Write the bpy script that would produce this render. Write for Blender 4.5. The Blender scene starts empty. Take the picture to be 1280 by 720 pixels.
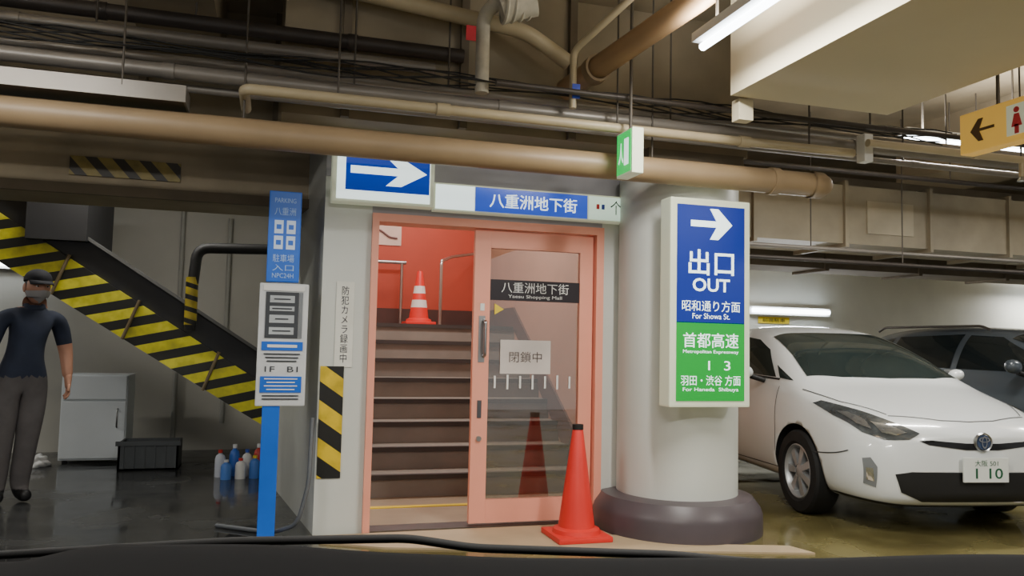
import bpy, bmesh, math, random
from mathutils import Vector, Matrix
from mathutils.bvhtree import BVHTree
random.seed(3)
COL=bpy.context.scene.collection
# ------------------------------------------------------------ materials
def lin(c):
    return tuple(((v/255.0)/12.92 if v/255.0<=0.04045 else (((v/255.0)+0.055)/1.055)**2.4) for v in c)
MC={}
def M(name,rgb,rough=0.6,metal=0.0,emit=0.0,var=0.12,scale=3.0,coat=0.0,rvar=0.0,bump=0.0):
    if name in MC: return MC[name]
    m=bpy.data.materials.new(name); m.use_nodes=True; nt=m.node_tree
    b=nt.nodes["Principled BSDF"]; c=lin(rgb)
    b.inputs["Roughness"].default_value=rough; b.inputs["Metallic"].default_value=metal
    b.inputs["Coat Weight"].default_value=coat; b.inputs["Coat Roughness"].default_value=0.05
    tc=nt.nodes.new("ShaderNodeTexCoord"); n=nt.nodes.new("ShaderNodeTexNoise")
    n.inputs["Scale"].default_value=scale; n.inputs["Detail"].default_value=6
    nt.links.new(tc.outputs["Object"],n.inputs["Vector"])
    r=nt.nodes.new("ShaderNodeValToRGB")
    r.color_ramp.elements[0].position=0.3; r.color_ramp.elements[1].position=0.7
    r.color_ramp.elements[0].color=tuple(v*(1-var) for v in c)+(1,)
    r.color_ramp.elements[1].color=tuple(min(1,v*(1+var)) for v in c)+(1,)
    nt.links.new(n.outputs["Fac"],r.inputs["Fac"])
    nt.links.new(r.outputs["Color"],b.inputs["Base Color"])
    if rvar>0:
        mr=nt.nodes.new("ShaderNodeMapRange"); mr.inputs[1].default_value=0.35; mr.inputs[2].default_value=0.65
        mr.inputs[3].default_value=max(0.02,rough-rvar); mr.inputs[4].default_value=rough+rvar
        nt.links.new(n.outputs["Fac"],mr.inputs[0]); nt.links.new(mr.outputs[0],b.inputs["Roughness"])
    if bump>0:
        bp=nt.nodes.new("ShaderNodeBump"); bp.inputs["Strength"].default_value=bump
        nt.links.new(n.outputs["Fac"],bp.inputs["Height"]); nt.links.new(bp.outputs[0],b.inputs["Normal"])
    if emit>0:
        b.inputs["Emission Color"].default_value=c+(1,); b.inputs["Emission Strength"].default_value=emit
    MC[name]=m; return m
def hazard(name,ax,az,period,duty=0.5,ya=(226,206,40),bk=(24,24,22),rough=0.5):
    m=bpy.data.materials.new(name); m.use_nodes=True; nt=m.node_tree; b=nt.nodes["Principled BSDF"]
    b.inputs["Roughness"].default_value=rough
    tc=nt.nodes.new("ShaderNodeTexCoord"); sp=nt.nodes.new("ShaderNodeSeparateXYZ")
    nt.links.new(tc.outputs["Object"],sp.inputs[0])
    def mth(op,a,bv):
        n=nt.nodes.new("ShaderNodeMath"); n.operation=op
        for i,v in enumerate((a,bv)):
            if v is None: continue
            if isinstance(v,(int,float)): n.inputs[i].default_value=v
            else: nt.links.new(v,n.inputs[i])
        return n.outputs[0]
    s=mth('ADD',mth('MULTIPLY',sp.outputs[0],ax/period),mth('MULTIPLY',sp.outputs[2],az/period))
    f=mth('FRACT',mth('ADD',s,100.0),None); g=mth('GREATER_THAN',f,duty)
    # worn paint: noise breaks up the yellow
    nz=nt.nodes.new("ShaderNodeTexNoise"); nz.inputs["Scale"].default_value=9; nz.inputs["Detail"].default_value=7; nt.links.new(tc.outputs["Object"],nz.inputs["Vector"])
    r=nt.nodes.new("ShaderNodeValToRGB"); r.color_ramp.elements[0].position=.3; r.color_ramp.elements[1].position=.6
    r.color_ramp.elements[0].color=tuple(v*.62 for v in lin(ya))+(1,); r.color_ramp.elements[1].color=lin(ya)+(1,); nt.links.new(nz.outputs["Fac"],r.inputs[0])
    mx=nt.nodes.new("ShaderNodeMix"); mx.data_type='RGBA'
    nt.links.new(g,mx.inputs[0]); nt.links.new(r.outputs[0],mx.inputs[6]); mx.inputs[7].default_value=lin(bk)+(1,)
    nt.links.new(mx.outputs[2],b.inputs["Base Color"]); return m
def glass(name,tint=(0.85,0.9,0.88),rough=0.0,fac=0.88):
    m=bpy.data.materials.new(name); m.use_nodes=True; nt=m.node_tree; nt.nodes.clear()
    o=nt.nodes.new("ShaderNodeOutputMaterial"); mx=nt.nodes.new("ShaderNodeMixShader")
    t=nt.nodes.new("ShaderNodeBsdfTransparent"); t.inputs[0].default_value=tint+(1,)
    g=nt.nodes.new("ShaderNodeBsdfGlossy"); g.inputs["Roughness"].default_value=rough
    fr=nt.nodes.new("ShaderNodeFresnel"); fr.inputs[0].default_value=1.6
    ad=nt.nodes.new("ShaderNodeMath"); ad.operation='ADD'; ad.inputs[1].default_value=1-fac
    nt.links.new(fr.outputs[0],ad.inputs[0]); nt.links.new(ad.outputs[0],mx.inputs[0])
    nt.links.new(t.outputs[0],mx.inputs[1]); nt.links.new(g.outputs[0],mx.inputs[2]); nt.links.new(mx.outputs[0],o.inputs[0])
    return m
wall_w=M("painted_wall_white",(206,209,202),0.42,var=0.05,scale=1.5)
wall_g=M("painted_wall_grey",(158,156,162),0.6,var=0.08)
conc=M("concrete_beige",(144,132,110),0.85,var=0.22,scale=2.0)
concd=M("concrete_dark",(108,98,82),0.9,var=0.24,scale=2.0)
beamc=M("beam_cream",(206,196,168),0.7,var=0.06,scale=1.0)
pipeb=M("pipe_beige",(150,128,98),0.45,var=0.1)
pipec=M("pipe_cream",(176,162,132),0.45,var=0.1)
pipeg=M("conduit_grey",(132,126,118),0.4,0.3,var=0.1)
pipedk=M("conduit_dark",(66,60,56),0.5,0.3)
pipew=M("insulation_white",(184,178,162),0.8,bump=0.4,scale=20)
black=M("rubber_black",(16,16,17),0.6)
blackg=M("gloss_black",(8,8,9),0.12)
steel=M("brushed_steel",(170,170,170),0.3,1.0)
rodm=M("hanger_rod",(84,78,70),0.6,0.2)
salmon=M("door_salmon",(238,160,136),0.4,var=0.03)
red=M("cone_red",(210,44,36),0.45,var=0.08,emit=0.06)
white=M("plain_white",(225,225,222),0.5,var=0.02)
tubeM=M("tube_light",(240,248,255),0.4,emit=14.0,var=0)
E_white=M("sign_lit_white",(225,242,240),0.4,emit=1.4,var=0)
E_blue=M("sign_lit_blue",(4,52,160),0.3,emit=0.75,var=0)
E_blue2=M("sign_lit_blue_mid",(40,76,185),0.3,emit=0.9,var=0)
E_navy=M("sign_lit_navy",(8,34,118),0.3,emit=0.8,var=0)
E_green=M("sign_lit_green",(0,134,44),0.3,emit=0.9,var=0)
E_green2=M("exit_green",(0,176,76),0.3,emit=1.3,var=0)
E_frame=M("sign_frame_cream",(210,216,190),0.4,emit=0.25,var=0.02)
yel=M("paint_yellow",(228,200,40),0.5)
# ------------------------------------------------------------ helpers
def link(ob,parent=None):
    COL.objects.link(ob)
    if parent: ob.parent=parent
    return ob
def empty(name,loc=(0,0,0),rz=0.0):
    e=bpy.data.objects.new(name,None); e.location=loc; e.rotation_euler[2]=rz; e.empty_display_size=0.1; COL.objects.link(e); return e
def fromdata(name,v,f,mat,parent=None,smooth=False):
    me=bpy.data.meshes.new(name); me.from_pydata([tuple(p) for p in v],[],f); me.update()
    bm=bmesh.new(); bm.from_mesh(me); bmesh.ops.recalc_face_normals(bm,faces=bm.faces[:]); bm.to_mesh(me); bm.free()
    if mat: me.materials.append(mat)
    if smooth:
        for p in me.polygons: p.use_smooth=True
    return link(bpy.data.objects.new(name,me),parent)
def box(name,x0,x1,y0,y1,z0,z1,mat,parent=None,bevel=0.0):
    bm=bmesh.new(); bmesh.ops.create_cube(bm,size=1)
    for v in bm.verts: v.co=Vector(((x0+x1)/2+v.co.x*(x1-x0),(y0+y1)/2+v.co.y*(y1-y0),(z0+z1)/2+v.co.z*(z1-z0)))
    if bevel>0: bmesh.ops.bevel(bm,geom=bm.edges[:],offset=bevel,segments=2,affect='EDGES',profile=0.7)
    me=bpy.data.meshes.new(name); bm.to_mesh(me); bm.free(); me.materials.append(mat)
    return link(bpy.data.objects.new(name,me),parent)
def prism(name,pts,axis,a,b,mat,parent=None):
    def P(p,t):
        return {'y':(p[0],t,p[1]),'z':(p[0],p[1],t),'x':(t,p[0],p[1])}[axis]
    n=len(pts); v=[P(p,a) for p in pts]+[P(p,b) for p in pts]
    f=[list(range(n)),list(range(2*n-1,n-1,-1))]+[[i,(i+1)%n,n+(i+1)%n,n+i] for i in range(n)]
    return fromdata(name,v,f,mat,parent)
def lathe(name,prof,mat,parent=None,loc=(0,0,0),axis='z',seg=48,smooth=True):
    v=[];f=[];n=len(prof)
    for i in range(seg):
        a=2*math.pi*i/seg
        for r,z in prof:
            p=(r*math.cos(a),r*math.sin(a),z)
            if axis=='x': p=(z,r*math.cos(a),r*math.sin(a))
            if axis=='y': p=(r*math.cos(a),z,r*math.sin(a))
            v.append((p[0]+loc[0],p[1]+loc[1],p[2]+loc[2]))
    for i in range(seg):
        j=(i+1)%seg
        for k in range(n-1): f.append([i*n+k,j*n+k,j*n+k+1,i*n+k+1])
    ob=fromdata(name,v,f,mat,parent,smooth)
    if smooth:
        try: 
            ob.data.set_sharp_from_angle(angle=math.radians(35))
        except Exception: pass
    return ob
def tomesh(ob,name,mat,parent):
    dg=bpy.context.evaluated_depsgraph_get(); me=bpy.data.meshes.new_from_object(ob.evaluated_get(dg))
    bpy.data.objects.remove(ob); me.name=name; me.materials.clear()
    if mat: me.materials.append(mat)
    return me
def pipe(name,pts,r,mat,parent=None,bend=0.0,res=5):
    cu=bpy.data.curves.new(name,'CURVE'); cu.dimensions='3D'; cu.bevel_depth=r; cu.bevel_resolution=res; cu.use_fill_caps=True
    P=[Vector(p) for p in pts]; Q=[]
    for i,p in enumerate(P):
        if 0<i<len(P)-1 and bend>0:
            a=(P[i-1]-p).normalized(); b=(P[i+1]-p).normalized()
            for t in range(7):
                s=t/6; Q.append((p+a*bend)*(1-s)**2+p*2*s*(1-s)+(p+b*bend)*s*s)
        else: Q.append(p)
    sp=cu.splines.new('POLY'); sp.points.add(len(Q)-1)
    for i,q in enumerate(Q): sp.points[i].co=(q.x,q.y,q.z,1)
    ob=bpy.data.objects.new(name,cu); COL.objects.link(ob)
    bpy.context.view_layer.update()
    me=tomesh(ob,name,mat,parent)
    for p in me.polygons: p.use_smooth=True
    return link(bpy.data.objects.new(name,me),parent)
def text(name,body,c,w,h,mat,parent=None,rz=0.0,vertical=False,bold=0.0):
    cu=bpy.data.curves.new(name,'FONT'); cu.body="\n".join(body) if vertical else body
    cu.align_x='CENTER'; cu.size=1; cu.offset=bold; cu.resolution_u=3
    ob=bpy.data.objects.new(name,cu); COL.objects.link(ob); bpy.context.view_layer.update()
    me=tomesh(ob,name,mat,parent)
    if not me.vertices: return None
    xs=[v.co.x for v in me.vertices]; ys=[v.co.y for v in me.vertices]
    sx=w/max(1e-6,max(xs)-min(xs)); sy=h/max(1e-6,max(ys)-min(ys)); cx=(max(xs)+min(xs))/2; cy=(max(ys)+min(ys))/2
    R=Matrix.Rotation(rz,4,'Z')
    for v in me.vertices:
        v.co=R@Vector(((v.co.x-cx)*sx,0,(v.co.y-cy)*sy))+Vector(c)
    return link(bpy.data.objects.new(name,me),parent)
def rect(name,c,w,h,mat,parent=None,t=0.004,rz=0.0):
    x,y,z=c; ob=box(name,-w/2,w/2,-t/2,t/2,-h/2,h/2,mat,parent)
    R=Matrix.Rotation(rz,4,'Z')
    for v in ob.data.vertices: v.co=R@v.co+Vector(c)
    return ob
def arrow(name,c,w,h,mat,parent=None,rz=0.0,left=False,th=0.3):
    s=-1 if left else 1
    P=[(-.5,-th/2),(.12,-th/2),(-.04,-.5),(.16,-.5),(.5,0),(.16,.5),(-.04,.5),(.12,th/2),(-.5,th/2)]
    R=Matrix.Rotation(rz,4,'Z')
    v=[];n=len(P)
    for t in (-.002,.002):
        for a,b in P: v.append(R@Vector((a*w*s,t,b*h))+Vector(c))
    f=[list(range(n)),list(range(2*n-1,n-1,-1))]+[[i,(i+1)%n,n+(i+1)%n,n+i] for i in range(n)]
    return fromdata(name,v,f,mat,parent)
def area(name,loc,sx,sy,power,col=(1,1,1),rot=(0,0,0),parent=None):
    l=bpy.data.lights.new(name,'AREA'); l.shape='RECTANGLE'; l.size=sx; l.size_y=sy; l.energy=power; l.color=col
    o=bpy.data.objects.new(name,l); o.location=loc; o.rotation_euler=rot; COL.objects.link(o)
    if parent: o.parent=parent
    return o
# ------------------------------------------------------------ camera
yaw,pt,rl=math.radians(16.6),math.radians(4.0),math.radians(1.26)
F=Vector((math.sin(yaw)*math.cos(pt),math.cos(yaw)*math.cos(pt),math.sin(pt)))
R0=Vector((math.cos(yaw),-math.sin(yaw),0)); U0=R0.cross(F)
R=R0*math.cos(rl)+U0*math.sin(rl); U=U0*math.cos(rl)-R0*math.sin(rl)
cam=bpy.data.cameras.new("dash_camera"); cam.lens=28.125; cam.sensor_width=36; cam.clip_start=0.02
co=bpy.data.objects.new("dash_camera",cam); COL.objects.link(co)
m=Matrix((R,U,-F)).transposed().to_4x4(); m.translation=Vector((0,0,1.25)); co.matrix_world=m
bpy.context.scene.camera=co
# ------------------------------------------------------------ floor
fm=bpy.data.materials.new("garage_floor_paint"); fm.use_nodes=True; nt=fm.node_tree; b=nt.nodes["Principled BSDF"]
tc=nt.nodes.new("ShaderNodeTexCoord"); sp=nt.nodes.new("ShaderNodeSeparateXYZ"); nt.links.new(tc.outputs["Object"],sp.inputs[0])
mr=nt.nodes.new("ShaderNodeMapRange"); mr.inputs[1].default_value=0.25; mr.inputs[2].default_value=0.4; nt.links.new(sp.outputs[0],mr.inputs[0])
n1=nt.nodes.new("ShaderNodeTexNoise"); n1.inputs["Scale"].default_value=1.6; n1.inputs["Detail"].default_value=8; nt.links.new(tc.outputs["Object"],n1.inputs["Vector"])
def ramp(c0,c1,p0=.35,p1=.65):
    r=nt.nodes.new("ShaderNodeValToRGB"); r.color_ramp.elements[0].position=p0; r.color_ramp.elements[1].position=p1
    r.color_ramp.elements[0].color=lin(c0)+(1,); r.color_ramp.elements[1].color=lin(c1)+(1,); nt.links.new(n1.outputs["Fac"],r.inputs[0]); return r
ra=ramp((38,39,40),(64,65,64)); rb=ramp((92,84,52),(118,110,70))
mx=nt.nodes.new("ShaderNodeMix"); mx.data_type='RGBA'; nt.links.new(mr.outputs[0],mx.inputs[0]); nt.links.new(ra.outputs[0],mx.inputs[6]); nt.links.new(rb.outputs[0],mx.inputs[7])
nt.links.new(mx.outputs[2],b.inputs["Base Color"])
m2=nt.nodes.new("ShaderNodeMapRange"); m2.inputs[1].default_value=.38; m2.inputs[2].default_value=.62; m2.inputs[3].default_value=.03; m2.inputs[4].default_value=.30
nt.links.new(n1.outputs["Fac"],m2.inputs[0]); nt.links.new(m2.outputs[0],b.inputs["Roughness"])
box("floor",-9,14,-4,12.4,-0.2,0,fm)
prism("pavement_strip",[(0.33,5.12),(0.7,4.92),(3.25,4.26),(3.2,4.45),(2.6,4.62),(2.2,4.95),(2.15,5.30),(0.33,5.30)],'z',0,0.012,M("pavement_beige",(172,152,122),0.6,var=0.12))
# ------------------------------------------------------------ shell
box("ceiling",-9,14,-4,12.4,3.6,3.8,conc)
box("wall_back_left",-9,-0.02,9.6,9.8,0,3.6,M("back_wall_left",(172,170,160),0.6,var=0.12,scale=1))
box("wall_back_right",2.95,14,10.6,10.8,0,3.6,M("back_wall_right",(218,220,212),0.5,var=0.04))
box("wall_side_left",-9,-8.8,-4,9.6,0,3.6,wall_g)
box("wall_side_right",13.8,14,-4,10.6,0,3.6,wall_w)
blk=empty("wall_entrance")
box("wall_pier_left",0.30,0.61,5.35,5.5,0,2.62,wall_w,blk)
box("wall_pier_right",2.27,2.95,5.35,5.5,0,2.62,wall_w,blk)
box("wall_header",0.61,2.27,5.35,5.5,2.10,2.62,wall_g,blk)
box("wall_header_upper",0.30,2.95,5.34,5.5,2.33,2.62,wall_g,blk)
prism("wall_slanted_side",[(0.30,5.36),(0.34,5.50),(0.34,9.6),(-0.06,9.6),(0.0,7.6)],'z',0,3.6,M("side_wall",(176,178,172),0.5,var=0.08),blk)
box("wall_stairwell_left",0.34,0.6,5.5,10.0,0,3.6,M("stairwell_wall_l",(200,170,155),0.6),blk)
box("wall_stairwell_right",2.6,2.95,5.5,10.6,0,3.6,M("stairwell_wall_r",(200,158,136),0.5,var=0.04),blk)
box("wall_stairwell_back",0.34,2.95,10.0,10.2,0,3.6,M("landing_red",(176,68,48),0.5,var=0.05),blk)
box("baseboard_landing",0.6,2.6,9.98,10.0,1.44,1.66,M("dado_brown",(74,44,38),0.5),blk)
box("ceiling_stairwell",0.34,2.95,5.5,10.6,3.58,3.6,M("stairwell_ceiling",(205,190,180),0.7),blk)
box("upper_wall",-0.02,2.95,5.40,5.6,2.62,3.6,conc,blk)
gx=empty("ceiling_beam")
box("beam_body",-0.0,3.25,5.0,5.40,2.63,3.6,conc,gx)
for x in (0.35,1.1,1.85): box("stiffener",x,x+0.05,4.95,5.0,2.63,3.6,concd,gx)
gd=empty("ceiling_beam")
box("beam_body",-9,0.22,6.0,6.5,2.2,3.6,conc,gd)
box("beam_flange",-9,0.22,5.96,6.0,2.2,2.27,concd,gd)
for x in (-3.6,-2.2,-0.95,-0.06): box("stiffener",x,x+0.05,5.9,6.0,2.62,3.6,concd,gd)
box("hazard_plate",-1.36,-0.66,5.985,5.998,2.33,2.46,hazard("hazard_beam",1.0,0.9,0.17,0.55,(140,124,64),(46,42,36)),gd)
b2=empty("ceiling_beam")
box("beam_body",2.55,3.68,-4,4.1,2.75,3.6,beamc,b2)
b3=empty("ceiling_beam"); box("beam_body",6.3,7.2,-4,6.9,3.05,3.6,conc,b3)
b5=empty("ceiling_beam"); box("beam_body",2.95,13.8,9.0,9.6,2.4,3.6,conc,b5)
b6=empty("ceiling_beam"); box("beam_body",-8.8,2.55,1.6,2.1,3.1,3.6,conc,b6)
b7=empty("ceiling_beam"); box("beam_body",-0.9,-0.4,2.1,5.96,3.2,3.6,conc,b7)
# ------------------------------------------------------------ column
cl=empty("column")
cx,cy=2.77,5.14
lathe("shaft",[(0.0,0.2),(0.42,0.2),(0.42,2.44),(0,2.44)],wall_w,cl,(cx,cy,0),seg=96)
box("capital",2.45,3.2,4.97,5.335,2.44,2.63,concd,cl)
lathe("base",[(0,0),(0.585,0),(0.585,0.13),(0.57,0.17),(0.52,0.235),(0.43,0.25),(0.0,0.25)],M("column_base_grey",(78,70,74),0.4),cl,(cx,cy,0),seg=96)
# ------------------------------------------------------------ door frame & door
df=empty("door_frame")
box("jamb_left",0.61,0.655,5.31,5.50,0,2.10,salmon,df)
box("jamb_right",2.215,2.27,5.31,5.50,0,2.10,salmon,df)
box("head",0.655,2.215,5.31,5.50,2.045,2.10,salmon,df)
box("sill",0.655,2.215,5.33,5.50,0,0.015,steel,df)
d1=empty("door_1")
x0,x1,y0,y1=1.325,2.205,5.355,5.40; zb,zt=0.03,2.035
box("stile_left",x0,x0+0.115,y0,y1,zb,zt,salmon,d1,0.004)
box("stile_right",x1-0.10,x1,y0,y1,zb,zt,salmon,d1,0.004)
box("rail_top",x0+.115,x1-.1,y0,y1,zt-0.12,zt,salmon,d1)
box("rail_bottom",x0+.115,x1-.1,y0,y1,zb,zb+0.155,salmon,d1)
box("pane",x0+.115,x1-.1,5.374,5.380,zb+.155,zt-.12,glass("door_glass",(0.84,0.83,0.80)),d1)
gc=(x0+.115+x1-.1)/2
rect("name_band",(gc,5.368,1.625),0.665,0.145,M("band_dark",(40,34,40),0.3),d1)
text("name_text","八重洲地下街",(gc,5.364,1.645),0.50,0.075,white,d1)
text("name_text_small","Yaesu Shopping Mall",(gc,5.364,1.58),0.40,0.03,white,d1)
rect("notice",(1.71,5.368,1.16),0.37,0.235,M("paper",(205,196,190),0.7),d1)
text("notice_text","閉鎖中",(1.71,5.364,1.16),0.24,0.075,M("ink",(90,78,76),0.7),d1)
for i in range(7): rect("safety_mark",(1.49+i*0.092,5.369,0.985),0.014,0.10 if i%2 else 0.085,white,d1)
lathe("warning_sticker",[(0,0),(0.045,0),(0.045,0.003),(0,0.003)],yel,d1,(1.50,5.368,1.49),axis='y',seg=3)
pipe("pull_handle",[(1.40,5.355,1.16),(1.40,5.31,1.17),(1.40,5.31,1.40),(1.40,5.355,1.41)],0.011,steel,d1,bend=0.015)
rect("push_plate",(1.385,5.353,1.28),0.045,0.32,steel,d1)
rect("lock",(1.38,5.352,0.80),0.03,0.12,M("lock_grey",(90,90,95),0.4,0.6),d1)
rect("stile_sticker",(1.385,5.352,1.50),0.03,0.05,white,d1)
lathe("cylinder_lock",[(0,-.01),(0.018,-.01),(0.018,0.01),(0,0.01)],steel,d1,(1.38,5.35,0.60),axis='y',seg=20)
# ------------------------------------------------------------ stairwell contents
st=empty("staircase")
tread=M("stair_terrazzo",(134,128,120),0.5,var=0.12,scale=25); nose=M("stair_nosing",(58,52,50),0.6); riser=M("stair_riser",(128,120,112),0.6)
for i in range(8):
    ya=6.5+0.3*i; z=0.18*(i+1)
    box("riser",0.6,2.6,ya,8.9 if i<7 else 10.0,z-0.18,z-0.03,riser,st)
    box("tread",0.6,2.6,ya-0.02,ya+0.32 if i<7 else 10.0,z-0.03,z,tread,st)
    box("nosing",0.6,2.6,ya-0.026,ya+0.03,z-0.035,z+0.004,nose,st)
prism("stringer_skirting",[(6.3,0),(6.3,0.28),(8.6,1.66),(10,1.66),(10,1.44),(8.6,1.44),(6.5,0.05)],'x',2.58,2.6,M("skirt_brown",(92,60,52),0.5),st)
box("tactile_strip",0.62,2.25,6.08,6.14,0.004,0.010,yel)
box("floor_entrance",0.6,2.6,5.5,6.5,0,0.004,M("entry_floor",(150,134,112),0.5))
hr=empty("handrail")
pipe("rail_landing",[(0.7,9.8,2.22),(1.55,9.8,2.22)],0.022,steel,hr)
for x in (0.8,1.5): pipe("post",[(x,9.8,1.44),(x,9.8,2.22)],0.018,steel,hr)
hr3=empty("handrail")
pipe("rail",[(1.75,8.6,1.44),(1.75,8.6,2.14),(2.0,9.2,2.26),(2.5,9.9,2.40)],0.018,steel,hr3,bend=.05)
ps=empty("poster"); rect("sheet",(1.28,9.99,2.60),0.46,0.30,M("poster_paper",(205,184,172),0.6),ps); pipe("print",[(1.12,9.98,2.66),(1.25,9.98,2.63),(1.36,9.98,2.55),(1.46,9.98,2.54)],0.012,M("poster_ink",(110,80,80),0.6),ps,bend=.03)
def cone(loc,h,r,bands):
    e=empty("traffic_cone",loc)
    s=r*1.45
    bm=box("base",-s,s,-s,s,0,0.035,red,e,0.012)
    lathe("body",[(r,0.035),(r*0.96,0.06),(0.032,h-0.01),(0.028,h),(0.0,h)],red,e,seg=32)
    lathe("collar",[(r*1.25,0.035),(r*1.2,0.06),(r*0.9,0.075)],red,e,seg=32)
    if bands:
        for a,b in ((.32,.46),(.58,.72)):
            ra=r+(0.03-r)*a+.004; rb=r+(0.03-r)*b+.004
            lathe("band",[(ra,h*a),(rb,h*b)],white,e,seg=32)
    else: 
        lathe("cap",[(0.036,h-0.03),(0.036,h+.004),(0,h+.006)],black,e,seg=20)
cone((1.94,4.93,0.012),0.72,0.125,False)
cone((1.56,8.85,1.44),0.60,0.115,True)
# ------------------------------------------------------------ signs
s1=empty("arrow_sign")
box("frame",0.33,1.00,5.22,5.335,2.145,2.56,E_frame,s1,0.008)
rect("panel",(0.665,5.218,2.35),0.61,0.37,E_white,s1)
rect("blue_panel",(0.69,5.214,2.375),0.55,0.30,E_blue,s1)
arrow("arrow",(0.695,5.21,2.36),0.50,0.19,E_white,s1,th=0.26)
s2=empty("mall_name_sign")
box("frame",1.005,2.42,5.25,5.335,2.135,2.325,E_frame,s2,0.006)
rect("left_panel",(1.15,5.248,2.23),0.27,0.165,E_white,s2)
rect("blue_panel",(1.70,5.248,2.23),0.82,0.165,E_blue2,s2)
rect("right_panel",(2.26,5.248,2.23),0.28,0.165,M("sign_lit_pale",(200,225,205),0.4,emit=0.8,var=0),s2)
text("name","八重洲地下街",(1.71,5.243,2.23),0.64,0.10,E_white,s2,bold=0.01)
rect("icon",(2.19,5.244,2.24),0.022,0.035,M("icon_red",(200,40,40),0.5),s2); rect("icon",(2.23,5.244,2.24),0.022,0.035,M("icon_blue",(40,60,160),0.5),s2)
text("icon_arrow","个",(2.33,5.243,2.24),0.09,0.10,black,s2)
s3=empty("exit_direction_sign")
box("frame",2.405,2.985,4.56,4.70,0.875,2.215,E_frame,s3,0.012)
box("bracket",2.5,2.9,4.70,4.76,1.4,1.7,steel,s3)
mx_=2.695; yf=4.556
rect("navy_panel",(mx_,yf,1.79),0.49,0.76,E_navy,s3)
rect("green_panel",(mx_,yf,1.165),0.49,0.50,E_green,s3)
arrow("arrow",(mx_,yf-.005,2.05),0.30,0.20,E_white,s3,th=0.2)
text("kanji_exit","出口",(mx_,yf-.005,1.80),0.33,0.165,E_white,s3,bold=0.015)
text("out_text","OUT",(mx_,yf-.005,1.655),0.27,0.085,E_white,s3,bold=0.02)
text("street_text","昭和通り方面",(mx_,yf-.005,1.52),0.42,0.07,E_white,s3)
text("street_text_en","For Showa St.",(mx_,yf-.005,1.455),0.27,0.035,E_white,s3)
text("expressway_text","首都高速",(mx_,yf-.005,1.30),0.40,0.095,E_white,s3,bold=0.005)
text("expressway_en","Metropolitan Expressway",(mx_,yf-.005,1.225),0.40,0.028,E_white,s3)
text("number_text","1  3",(mx_+0.06,yf-.005,1.14),0.16,0.06,E_white,s3)
text("place_text","羽田・渋谷 方面",(mx_,yf-.005,1.045),0.43,0.065,E_white,s3)
text("place_en","For Haneda  Shibuya",(mx_,yf-.005,0.985),0.40,0.03,E_white,s3)
s4=empty("emergency_exit_sign")
box("case",2.0,2.075,4.28,4.50,2.28,2.555,E_frame,s4,0.006)
rect("green_face",(1.998,4.39,2.42),0.20,0.25,E_green2,s4,rz=-math.pi/2)
rect("door_pictogram",(1.994,4.35,2.42),0.055,0.16,E_white,s4,rz=-math.pi/2)
text("figure","人",(1.993,4.425,2.42),0.07,0.13,E_white,s4,rz=-math.pi/2,bold=.02)
pipe("hanger",[(2.04,4.39,2.55),(2.04,4.39,3.6)],0.01,rodm,s4)
s5=empty("restroom_sign")
box("case",3.86,3.96,2.7,3.72,2.42,2.66,M("restroom_yellow",(226,180,84),0.5,emit=0.35,var=0.03),s5,0.01)
arrow("arrow",(3.855,3.56,2.54),0.16,0.13,M("arrow_brown",(90,66,40),0.5),s5,rz=-math.pi/2,left=True,th=0.12)
rect("icon_panel",(3.856,3.27,2.54),0.26,0.17,E_frame,s5,rz=-math.pi/2)
for y,mm in ((3.335,M("icon_r",(200,50,60),0.5)),(3.21,M("icon_b",(60,80,170),0.5))):
    prism("icon_body",[(y-.032,2.50),(y+.032,2.50),(y+.014,2.57),(y-.014,2.57)],'x',3.850,3.854,mm,s5)
    rect("icon_legs",(3.852,y,2.485),0.024,0.05,mm,s5,rz=-math.pi/2); lathe("icon_head",[(0,-.003),(.016,-.003),(.016,.003),(0,.003)],mm,s5,(3.852,y,2.592),axis='x',seg=16)
for y in (2.9,3.5): pipe("hanger",[(3.91,y,2.65),(3.91,y,3.6)],0.01,rodm,s5)
s6=empty("camera_notice_sign"); rect("plate",(0.452,5.346,1.355),0.115,0.56,M("notice_white",(225,225,215),0.5),s6); text("characters","防犯カメラ録画中",(0.452,5.342,1.355),0.05,0.50,M("ink2",(40,40,60),0.6),s6,vertical=True)
box("hazard_tape",0.31,0.46,5.342,5.349,0.36,1.08,hazard("hazard_wall",0.7,1.0,0.24,0.5,(222,190,30)))
# ------------------------------------------------------------ parking info post
pp=empty("parking_info_post")
blueP=M("post_blue",(20,92,190),0.35,emit=0.15)
box("pole",-0.04,0.065,5.26,5.34,0.0,0.84,blueP,pp,0.006)
box("foot_plate",-0.09,0.115,5.21,5.335,0.0,0.012,steel,pp)
box("panel_case",-0.085,0.215,5.25,5.335,0.83,1.60,M("case_white",(205,208,210),0.4),pp,0.01)
ux=-0.02
box("upper_case",-0.03+ux,0.17+ux,5.26,5.335,1.61,2.19,blueP,pp,0.006)
px=0.065
lt=M("lit_pale_blue",(150,180,215),0.4,emit=0.2); dk=M("print_dark",(56,60,66),0.5); gy=M("machine_grey",(120,124,128),0.4)
rect("header",(px,5.246,1.57),0.25,0.035,white,pp)
rect("dark_panel",(px-.01,5.246,1.40),0.20,0.29,dk,pp)
rect("dark_panel_edge",(px+.105,5.246,1.40),0.02,0.29,gy,pp)
for z,h,w in ((1.50,.045,.15),(1.44,.03,.15),(1.375,.05,.15),(1.30,.045,.15)): rect("label",(px-.01,5.242,z),w,h,M("label_grey",(176,182,186),0.5),pp)
for z,w in ((1.50,.1),(1.44,.12),(1.375,.08),(1.30,.11)): rect("label_text",(px-.01,5.239,z),w,.008,dk,pp)
rect("blue_heading",(px,5.246,1.205),0.25,0.055,blueP,pp); rect("blue_heading_text",(px,5.243,1.205),0.18,0.018,white,pp)
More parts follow.
